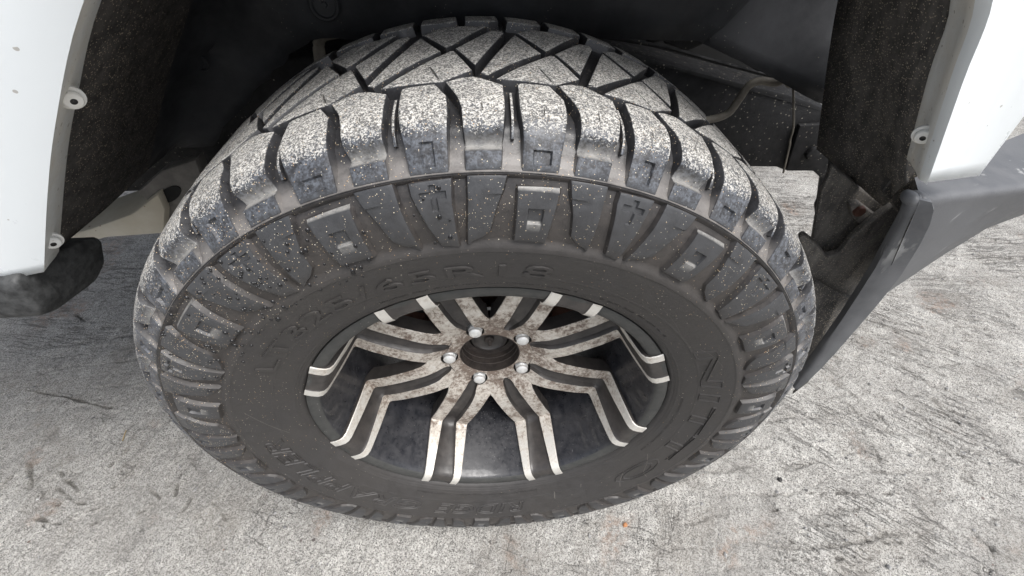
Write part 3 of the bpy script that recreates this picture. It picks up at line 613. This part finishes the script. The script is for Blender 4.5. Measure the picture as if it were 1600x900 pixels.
# ------------------------------------------------------------------ body work
def strip_mesh(name,rows,parent,mats,mi=None,sub=0,smooth=40,thick=0,close=False):
    n=len(rows[0]); V=[p for r in rows for p in r]; F=[];m=[]
    for i in range(len(rows)-1):
        for j in range(n-1): F.append((i*n+j,i*n+j+1,(i+1)*n+j+1,(i+1)*n+j)); m.append(mi[i] if mi else 0)
    o=mesh(name,V,F,parent,mats,smooth,m)
    if thick:
        md=o.modifiers.new('t','SOLIDIFY'); md.thickness=thick; md.offset=-1
    return o
def smoothpath(P,n):
    P=[np.array(p,float) for p in P]; out=[]
    for i in range(len(P)-1):
        p0,p1,p2,p3=P[max(i-1,0)],P[i],P[i+1],P[min(i+2,len(P)-1)]
        for t in np.linspace(0,1,n,endpoint=False): out.append(tuple(.5*((2*p1)+(p2-p0)*t+(2*p0-5*p1+4*p2-p3)*t*t+(3*p1-p0-3*p2+p3)*t**3)))
    out.append(tuple(P[-1])); return out
EI=[(-.429,.06,.684),(-.353,.06,.782),(-.307,.06,.836),(-.246,.06,.901),(-.17,.06,.958),(-.06,.06,.992),(.08,.06,.997),(.22,.06,.982),(.325,.06,.945),(.382,.06,.881),(.402,.06,.824),(.433,.06,.742)]
EO=[(-.412,.015,.692),(-.353,.015,.769),(-.303,.015,.83),(-.235,.015,.903),(-.16,.015,.962),(-.06,.015,.998),(.08,.015,1.003),(.22,.015,.985),(.312,.015,.945),(.359,.015,.891),(.379,.015,.836),(.411,.015,.746)]
OB=[(-1.3,.03,.688),(-1.3,.03,.80),(-1.3,.03,.90),(-1.0,.03,1.22),(-.5,.03,1.22),(-.2,.03,1.22),(.1,.03,1.22),(.28,.03,1.22),(.40,.03,1.22),(.470,.03,1.0),(.475,.03,.86),(.478,.028,.742)]
ei,eo,ob=smoothpath(EI,5),smoothpath(EO,5),smoothpath(OB,5)
lerp=lambda A,B,t:[tuple(np.array(a)*(1-t)+np.array(b)*t) for a,b in zip(A,B)]
eo_in=[(a[0],a[1]+.004,a[2]) for a in lerp(eo,ei,.06)]; eo_out=[(x,.0125,z) for x,y,z in lerp(eo,ob,.035)]
lipb=[(x,y+.018,z) for x,y,z in lerp(ei,ob,.012)]
fender=strip_mesh('fender',[ob,lerp(ob,eo,.5),lerp(eo,ob,.08),eo_out,eo_in,lerp(eo,ei,.5),ei,lipb],car,(WHT,WHD),[0,0,0,0,1,1,1],smooth=70,thick=.003)
fender['label']='white painted wheel arch panel with dusty rolled edge'
def screw(p,d):
    d=Vector(d).normalized(); q=d.to_track_quat('Z','Y'); V=[];F=[];n=20
    prof=[(.0115,-.003),(.0115,.0005),(.0085,.001),(.0085,.0045),(.0074,.0060),(.0030,.0068),(.0028,.005),(.0001,.005)]
    for r,h in prof:
        for i in range(n):
            a=2*math.pi*i/n; V.append(Vector(p)+q@Vector((r*math.cos(a)*.78,r*math.sin(a)*.78,h*.8)))
    for j in range(len(prof)-1):
        for i in range(n): F.append((j*n+i,j*n+(i+1)%n,(j+1)*n+(i+1)%n,(j+1)*n+i))
    m=[(1 if j>=5 else 0) for j in range(len(prof)-1) for i in range(n)]
    return mesh('screw',V,F,fender,(WHD,BLK),30,m)
screw((-.2925,.0385,.8440),(.62,-.70,-.25)); screw((-.4000,.0385,.7150),(.62,-.70,-.25)); screw((.4070,.0385,.7810),(-.60,-.70,-.2))
# wheel arch liner: outer band and curved inner wall
BW=[(-.382,.31,.675),(-.289,.31,.748),(-.244,.31,.778),(-.194,.31,.806),(-.131,.31,.803),(-.05,.31,.802),(.06,.31,.799),(.187,.31,.793),(.26,.31,.789),(.31,.31,.784),(.385,.31,.758),(.462,.31,.725)]
bw=smoothpath(BW,5); ei2=[(x*1.012,.058,z+.004) for x,y,z in ei]
band1=[(x*1.0,.14,z+.002) for x,y,z in ei]; band2=[(x,.23,z) for x,y,z in ei]
nl=46
def fold(t,y): return [(a[0]*(1-t)+b[0]*t,y,a[2]*(1-t)+b[2]*t) for a,b in zip(ei,bw)]
rows=[ei2,band1,band2,fold(.05,.268),fold(.18,.292),fold(.45,.300),fold(.8,.305),bw]
rows=[[(x+.004*math.sin(i*1.9+k)*(k>2),y+.004*math.sin(i*.8+k*2)*(2<k<7),z) for i,(x,y,z) in enumerate(r)][:nl] for k,r in enumerate(rows)]
liner=strip_mesh('wheel_arch_liner',rows,car,(LIN,LIB),[0,0,1,1,1,1,1],smooth=60,thick=.003)
# rest of the inner wall on the right with a pressed bulge
V=[];F=[]; N1,N2=16,12
tl,tr,bl,br_=(.30,.31,.97),(.60,.33,.97),(.30,.312,.785),(.545,.312,.683)
for j in range(N2):
    for i in range(N1):
        s,t=i/(N1-1),j/(N2-1); p=(np.array(tl)*(1-s)+np.array(tr)*s)*(1-t)+(np.array(bl)*(1-s)+np.array(br_)*s)*t
        g=math.exp(-((p[0]-.49)/.05)**2-((p[2]-.75)/.055)**2); V.append((p[0],p[1]-.045*g,p[2]))
for j in range(N2-1):
    for i in range(N1-1): F.append((j*N1+i,j*N1+i+1,(j+1)*N1+i+1,(j+1)*N1+i))
ip=mesh('inner_arch_panel',V,F,car,(LIB,),60); md=ip.modifiers.new('t','SOLIDIFY'); md.thickness=.003
def ring(p,r,parent,mat):
    V=[];F=[];n=28
    for (rr,y) in ((r*1.25,.0),(r*1.15,-.003),(r,-.003),(r*.9,0.),(r*.25,.0),(r*.2,-.002),(.0001,-.002)):
        for i in range(n):
            a=2*math.pi*i/n; V.append((p[0]+rr*math.cos(a),p[1]+y,p[2]+rr*math.sin(a)))
    for j in range(6):
        for i in range(n): F.append((j*n+i,j*n+(i+1)%n,(j+1)*n+(i+1)%n,(j+1)*n+i))
    return mesh('liner_clip',V,F,parent,(mat,),50)
ring((-.165,.296,.845),.014,liner,LIB); ring((-.33,.288,.79),.008,liner,LIB); ring((.20,.297,.86),.014,liner,LIB)
# right hand guard panel inside the arch
GO=smoothpath([(.33,.064,.95),(.384,.064,.881),(.404,.064,.824),(.436,.064,.742),(.452,.064,.716)],4); GI=smoothpath([(.36,.19,.95),(.385,.19,.854),(.398,.19,.81),(.413,.19,.765),(.439,.19,.690)],4)
GM=lerp(GO,GI,.5); GM=[(x+.038*max(0,(i-6)/10),y-.027*max(0,(i-8)/8),z-.042*max(0,(i-8)/8)) for i,(x,y,z) in enumerate(GM)]
guard=strip_mesh('arch_guard',[GO,lerp(GO,GM,.5),GM,lerp(GM,GI,.5),GI],car,(GUA,),None,smooth=50,thick=.004)
# ------------------------------------------------------------------ bumper
def rounded_loft(name,secs,parent,mats,smooth=60):
    n=len(secs[0]); V=[p for q in secs for p in q]; F=[]
    for i in range(len(secs)-1):
        for j in range(n): F.append((i*n+j,i*n+(j+1)%n,(i+1)*n+(j+1)%n,(i+1)*n+j))
    F.append(list(range(n))); F.append([(len(secs)-1)*n+j for j in range(n)])
    return mesh(name,V,F,parent,mats,smooth)
def bump_sec(t):
    # section of the wing: top surface, rolled top edge, outer face tucking under; t=0 at the wheel, 1 beyond the frame
    L=lambda a,b:np.array(a)*(1-t)+np.array(b)*t
    back=L((.462,.070,.716),(.83,.24,.700)); front=L((.437,.028,.718),(.83,.096,.690)); low=L((.500,.052,.535),(.83,.205,.600))
    e1=(back-front)/np.linalg.norm(back-front); e2=(low-front)/np.linalg.norm(low-front); r=.013; o=[back]
    for k in range(7):
        q=k/6; o.append(front+e1*r*(1-q)**2+e2*r*q**2+(e1+e2)*0)
    o.append(front+(low-front)*.5+np.array((0,-.004,0))); o.append(low); o.append(low+np.array((.0,.008+.02*t,.004))); o.append(L((.497,.066,.60),(.83,.26,.64)))
    return [tuple(p) for p in o]
bumper=rounded_loft('bumper',[bump_sec(t) for t in (0,.02,.1,.25,.4,.6,.8,1)],car,(BMP,GUA),40)
bumper.data.polygons[len(bumper.data.polygons)-2].material_index=1
def plate_sec(z,xl,yl,xr,yr): return [(xl,yl,z),(xl+.2*(xr-xl),yl-.003,z),(xr-.15*(xr-xl),yr-.004,z),(xr,yr,z),(xr+.004,yr+.012,z),(xl+.004,yl+.012,z)]
ep=rounded_loft('bumper_end_plate',[plate_sec(*q) for q in ((.716,.437,.034,.449,.029),(.708,.434,.034,.456,.027),(.690,.442,.036,.464,.027),(.662,.449,.039,.4735,.029),(.61,.462,.044,.490,.036),(.557,.472,.049,.503,.045),(.509,.4765,.050,.5035,.047),(.45,.478,.050,.500,.047),(.40,.479,.050,.4965,.048),(.365,.480,.051,.491,.049),(.347,.481,.051,.486,.050))],bumper,(BMP,),75)
def lump(name,c,rx,ry,rz,parent,mat):
    V=[];F=[]
    for j in range(9):
        for i in range(16):
            t=math.pi*j/8; a=2*math.pi*i/16; k=1-.12*abs(math.sin(2*a))
            V.append((c[0]+rx*k*math.sin(t)**.8*math.cos(a),c[1]+ry*math.sin(t)**.8*math.sin(a),c[2]+rz*math.copysign(abs(math.cos(t))**.8,math.cos(t))))
    for j in range(8):
        for i in range(16): F.append((j*16+i,j*16+(i+1)%16,(j+1)*16+(i+1)%16,(j+1)*16+i))
    return mesh(name,V,F,parent,(mat,),80)
lump('bumper_corner',(.4375,.040,.7125),.0065,.010,.0065,bumper,BMP); lump('bumper_corner',(.4465,.040,.711),.007,.010,.007,bumper,BMP)
up=extrude_poly('upper_splash_plate',[(.418,.13,.698),(.421,.13,.663),(.434,.13,.62),(.447,.13,.582),(.470,.13,.556),(.489,.13,.555),(.505,.13,.59),(.522,.13,.634)],(.004,.012,0),bumper,(GUP,),.003,2,18)
lo=extrude_poly('lower_splash_plate',[(.471,.105,.606),(.470,.105,.581),(.455,.105,.577),(.427,.105,.603),(.408,.105,.616),(.402,.105,.612),(.424,.105,.582),(.449,.105,.540),(.464,.105,.517),(.516,.105,.473),(.538,.105,.476),(.526,.105,.642),(.519,.105,.656),(.508,.105,.662),(.495,.105,.652)],(.004,.012,0),bumper,(GUP,),.003,2,18)
lo['label']='hook-shaped black splash plate with two rusty bolts'
mp=extrude_poly('mounting_tab',[(0.459, 0.118, 0.648), (0.469, 0.118, 0.651), (0.52, 0.118, 0.619), (0.537, 0.118, 0.593), (0.53, 0.118, 0.589), (0.47, 0.118, 0.63)],(.002,.0125,0),bumper,(GUP,),.002,2)
for p in ((0.472, 0.118, 0.641),(0.517, 0.118, 0.61)):
    extrude_poly('bolt',[(p[0]+.0075*math.cos(math.radians(60*i)),p[1]-.005,p[2]+.0075*math.sin(math.radians(60*i))) for i in range(6)],(0,.008,0),mp,(RUST,),.0015,2)
extrude_poly('gap_blocker',[(.452,.085,.690),(.458,.085,.738),(.487,.085,.738),(.505,.085,.70),(.500,.085,.65)],(.002,.01,0),bumper,(GUA,),.0015,1,20)  # black plate added to block a bright gap by the fender corner
extrude_poly('inner_bumper_sheet',[(.44,.085,.55),(.49,.085,.52),(.523,.085,.51),(.545,.085,.30),(.532,.085,.265),(.505,.06,.34),(.452,.08,.43)],(.006,.008,0),bumper,(GUA,),.0015,1)
# ------------------------------------------------------------------ sill, chassis and hidden mass
def sill_sec(x,k):
    c=np.array((.054,.662)); o=[]
    P=[(.0,.653),(.02,.640),(.085,.622),(.105,.632),(.108,.668),(.095,.676),(.02,.699),(.004,.694)]
    n=len(P)
    for a in range(n):
        p0,p1,p2=np.array(P[a-1]),np.array(P[a]),np.array(P[(a+1)%n])
        A=p1+(p0-p1)*.18; B=p1+(p2-p1)*.18
        for t in (0,.5,1): q=A*(1-t)**2+2*p1*t*(1-t)+B*t*t; q=c+(q-c)*k; o.append((x-.02*max(0,.66-q[1])/.04,q[0],q[1]))
    return o
rounded_loft('rocker_sill',[sill_sec(x,k) for x,k in ((-1.35,1),(-.60,1),(-.436,1),(-.430,.99),(-.4275,.965),(-.4265,.92),(-.4262,.5))],car,(SILL,),50)
rail=extrude_poly('chassis_rail',[(-1.0,.46,.72),(.15,.46,.755),(.226,.45,.739),(.362,.45,.700),(.559,.45,.649),(.64,.45,.62),(.690,.45,.51),(.672,.45,.493),(.60,.45,.500),(.590,.45,.506),(.535,.45,.510),(-1.0,.46,.52)],(0,.09,0),car,(CHA,),.006,2)
extrude_poly('rail_bracket',[(.585,.436,.60),(.660,.436,.60),(.705,.436,.505),(.738,.436,.40),(.728,.436,.385),(.70,.436,.43),(.680,.436,.485),(.655,.436,.503),(.598,.436,.506)],(0,.012,0),rail,(CHA,),.003,2)
for p in ((.632,.436,.545),(.662,.436,.60)):
    extrude_poly('bolt',[(p[0]+.015*math.cos(math.radians(60*i)),p[1]-.010,p[2]+.015*math.sin(math.radians(60*i))) for i in range(6)],(0,.012,0),rail,(CHA,),.003,2)
tube('brake_hose',[(.33,.40,.640),(.362,.38,.645),(.389,.38,.646),(.411,.38,.655),(.421,.38,.677),(.430,.38,.698),(.447,.38,.704),(.474,.38,.701),(.495,.37,.719)],.0062,car,(HOS,))
tube('sensor_wire',[(.487,.36,.705),(.503,.36,.67),(.518,.36,.634),(.522,.36,.612),(.526,.36,.599),(.536,.36,.55)],.0018,car,(HOS,),6)
tube('wiring_loom',[(.18,.40,.775),(.26,.39,.79),(.33,.385,.775),(.40,.39,.745),(.45,.40,.72)],.009,car,(CHA,))
tube('brake_pipe',[(.20,.44,.76),(.30,.435,.742),(.40,.435,.715),(.50,.43,.69),(.58,.43,.665)],.0035,car,(CHA,),6)
extrude_poly('hose_bracket',[(.285,.41,.79),(.345,.41,.785),(.365,.41,.755),(.33,.41,.742),(.29,.41,.755)],(0,.01,0),car,(CHA,),.003,1)
tube('upper_hose',[(.28,.46,.745),(.33,.44,.765),(.40,.43,.775),(.47,.42,.76)],.007,car,(CHA,))
extrude_poly('hose_clamp',[(.476,.365,.732),(.505,.365,.728),(.512,.365,.712),(.488,.365,.695),(.474,.365,.706)],(0,.012,0),car,(HOS,),.002,1)
extrude_poly('tan_bracket',[(.474,.30,.731),(.497,.30,.722),(.502,.30,.708),(.484,.30,.717)],(.004,.02,0),car,(TAN,),.002,1)
# left: pale frame end and grey bracket
extrude_poly('void_blocker',[(.47,.58,.62),(.74,.58,.62),(.74,.58,1.0),(.47,.58,1.0)],(0,.9,0),car,(DRK,),0)  # dark box added to block bright ground so the arch void stays dark
extrude_poly('horn_bracket',[(.47,.22,.71),(.58,.24,.63),(.62,.24,.54),(.56,.24,.50),(.525,.24,.56),(.505,.22,.62)],(0,.012,0),car,(CHA,),.003,1)
fr=extrude_poly('frame_end',[(-.72,.30,.53),(-.64,.30,.545),(-.553,.30,.571),(-.492,.30,.606),(-.498,.30,.575),(-.525,.30,.529),(-.62,.30,.527),(-.72,.30,.50)],(0,.10,0),car,(TAN,),.006,2); fr['label']='cream painted frame end with rusty edge'
FRM=mat_plain('cream_frame_paint',(.56,.53,.46),(.46,.42,.34),9,(.4,.6),0.,.2,.001,(.20,.09,.04),.4,None,1.0,200); fr.data.materials[0]=FRM
bk=extrude_poly('link_bracket',[(-.535,.315,.60),(-.477,.315,.635),(-.42,.315,.65),(-.43,.315,.59),(-.475,.315,.545),(-.520,.315,.515),(-.532,.315,.53),(-.520,.315,.565)],(0,.03,0),car,(mat_plain('grey_bracket',(.07,.066,.06),(.13,.12,.11),40),),.004,2)
extrude_poly('hole_dark_disc',[(-.487+.022*math.cos(t),.3135,.594+.011*math.sin(t)+.010*math.cos(t)) for t in np.linspace(0,2*np.pi,18,endpoint=False)],(0,.001,0),bk,(DRK,),0)  # dark disc laid on the bracket, paints the shaded hole
tube('strut_bar',[(-.23,.36,.70),(-.212,.36,.761),(-.200,.36,.795),(-.16,.36,.80)],.008,car,(HOS,))
extrude_poly('suspension_arm',[(-.5,.40,.56),(-.2,.40,.70),(.1,.40,.64),(.1,.40,.5),(-.2,.40,.52),(-.5,.40,.46)],(0,.10,0),car,(CHA,),.01,2)
extrude_poly('underbody',[(-1.4,.56,.58),(.47,.56,.58),(.47,.56,1.03),(-1.4,.56,1.03)],(0,1.0,0),car,(DRK,),0)
extrude_poly('body_shell',[(-1.4,.04,1.03),(.25,.04,1.03),(.40,.18,1.03),(.46,.32,1.03),(.46,1.62,1.03),(-1.4,1.62,1.03)],(0,0,.2),car,(WHT,),.01,2)

# ------------------------------------------------------------------ loose grit, chips and a straw on the concrete
V=[];F=[]
base=[(1,0,0),(-1,0,0),(0,1,0),(0,-1,0),(0,0,1),(0,0,-1)]; tri=[(0,2,4),(2,1,4),(1,3,4),(3,0,4),(2,0,5),(1,2,5),(3,1,5),(0,3,5)]
for i in range(5200):
    x,y=random.uniform(-1.3,1.7),random.uniform(-.28,1.0); r=min(.0007+random.expovariate(1/.0008),.0045)
    if abs(x)<.16 and -.03<y<.32: continue
    b=len(V); q=Matrix.Rotation(random.uniform(0,6.28),3,'Z')
    for p in base:
        w=q@Vector((p[0]*r*random.uniform(.7,1.3),p[1]*r*random.uniform(.6,1.2),p[2]*r*random.uniform(.5,.9))); V.append((x+w.x,y+w.y,gz(x,y)+r*.35+w.z))
    F+=[(b+t[0],b+t[1],b+t[2]) for t in tri]
o=mesh('grit',V,F,None,(GST,)); o['kind']='stuff'; o['label']='loose grit scattered over the concrete'; o['category']='grit'
def chip(px,r,label,mat):
    x,y=px2ground(*px); bm=bmesh.new(); bmesh.ops.create_icosphere(bm,subdivisions=2,radius=r)
    for v in bm.verts: v.co=v.co*random.uniform(.78,1.1); v.co.z*=.65
    me=bpy.data.meshes.new('stone_chip'); bm.to_mesh(me); bm.free(); o=link('stone_chip',me,None,(mat,),30); o.location=(x,y,gz(x,y)+r*.35); o['label']=label; o['category']='stone'; o['group']='stone chips on the concrete'; return o
chip((977,820),.0048,'orange stone chip lying on the concrete just below the tyre',ORC)
chip((1218,750),.0055,'dark grey stone chip on the pale concrete right of the tyre',BLK)
x,y=px2ground(193,690); x2,y2=px2ground(199,674)
st=tube('straw',[(x-x,0,0),((x2-x)*.5,(y2-y)*.5+.001,.0015),(x2-x,y2-y,.001)],.0012,None,(STRAW,),6); st.location=(x,y,gz(x,y)+.002); st['label']='short dry straw lying on the concrete left of the tyre'; st['category']='straw'
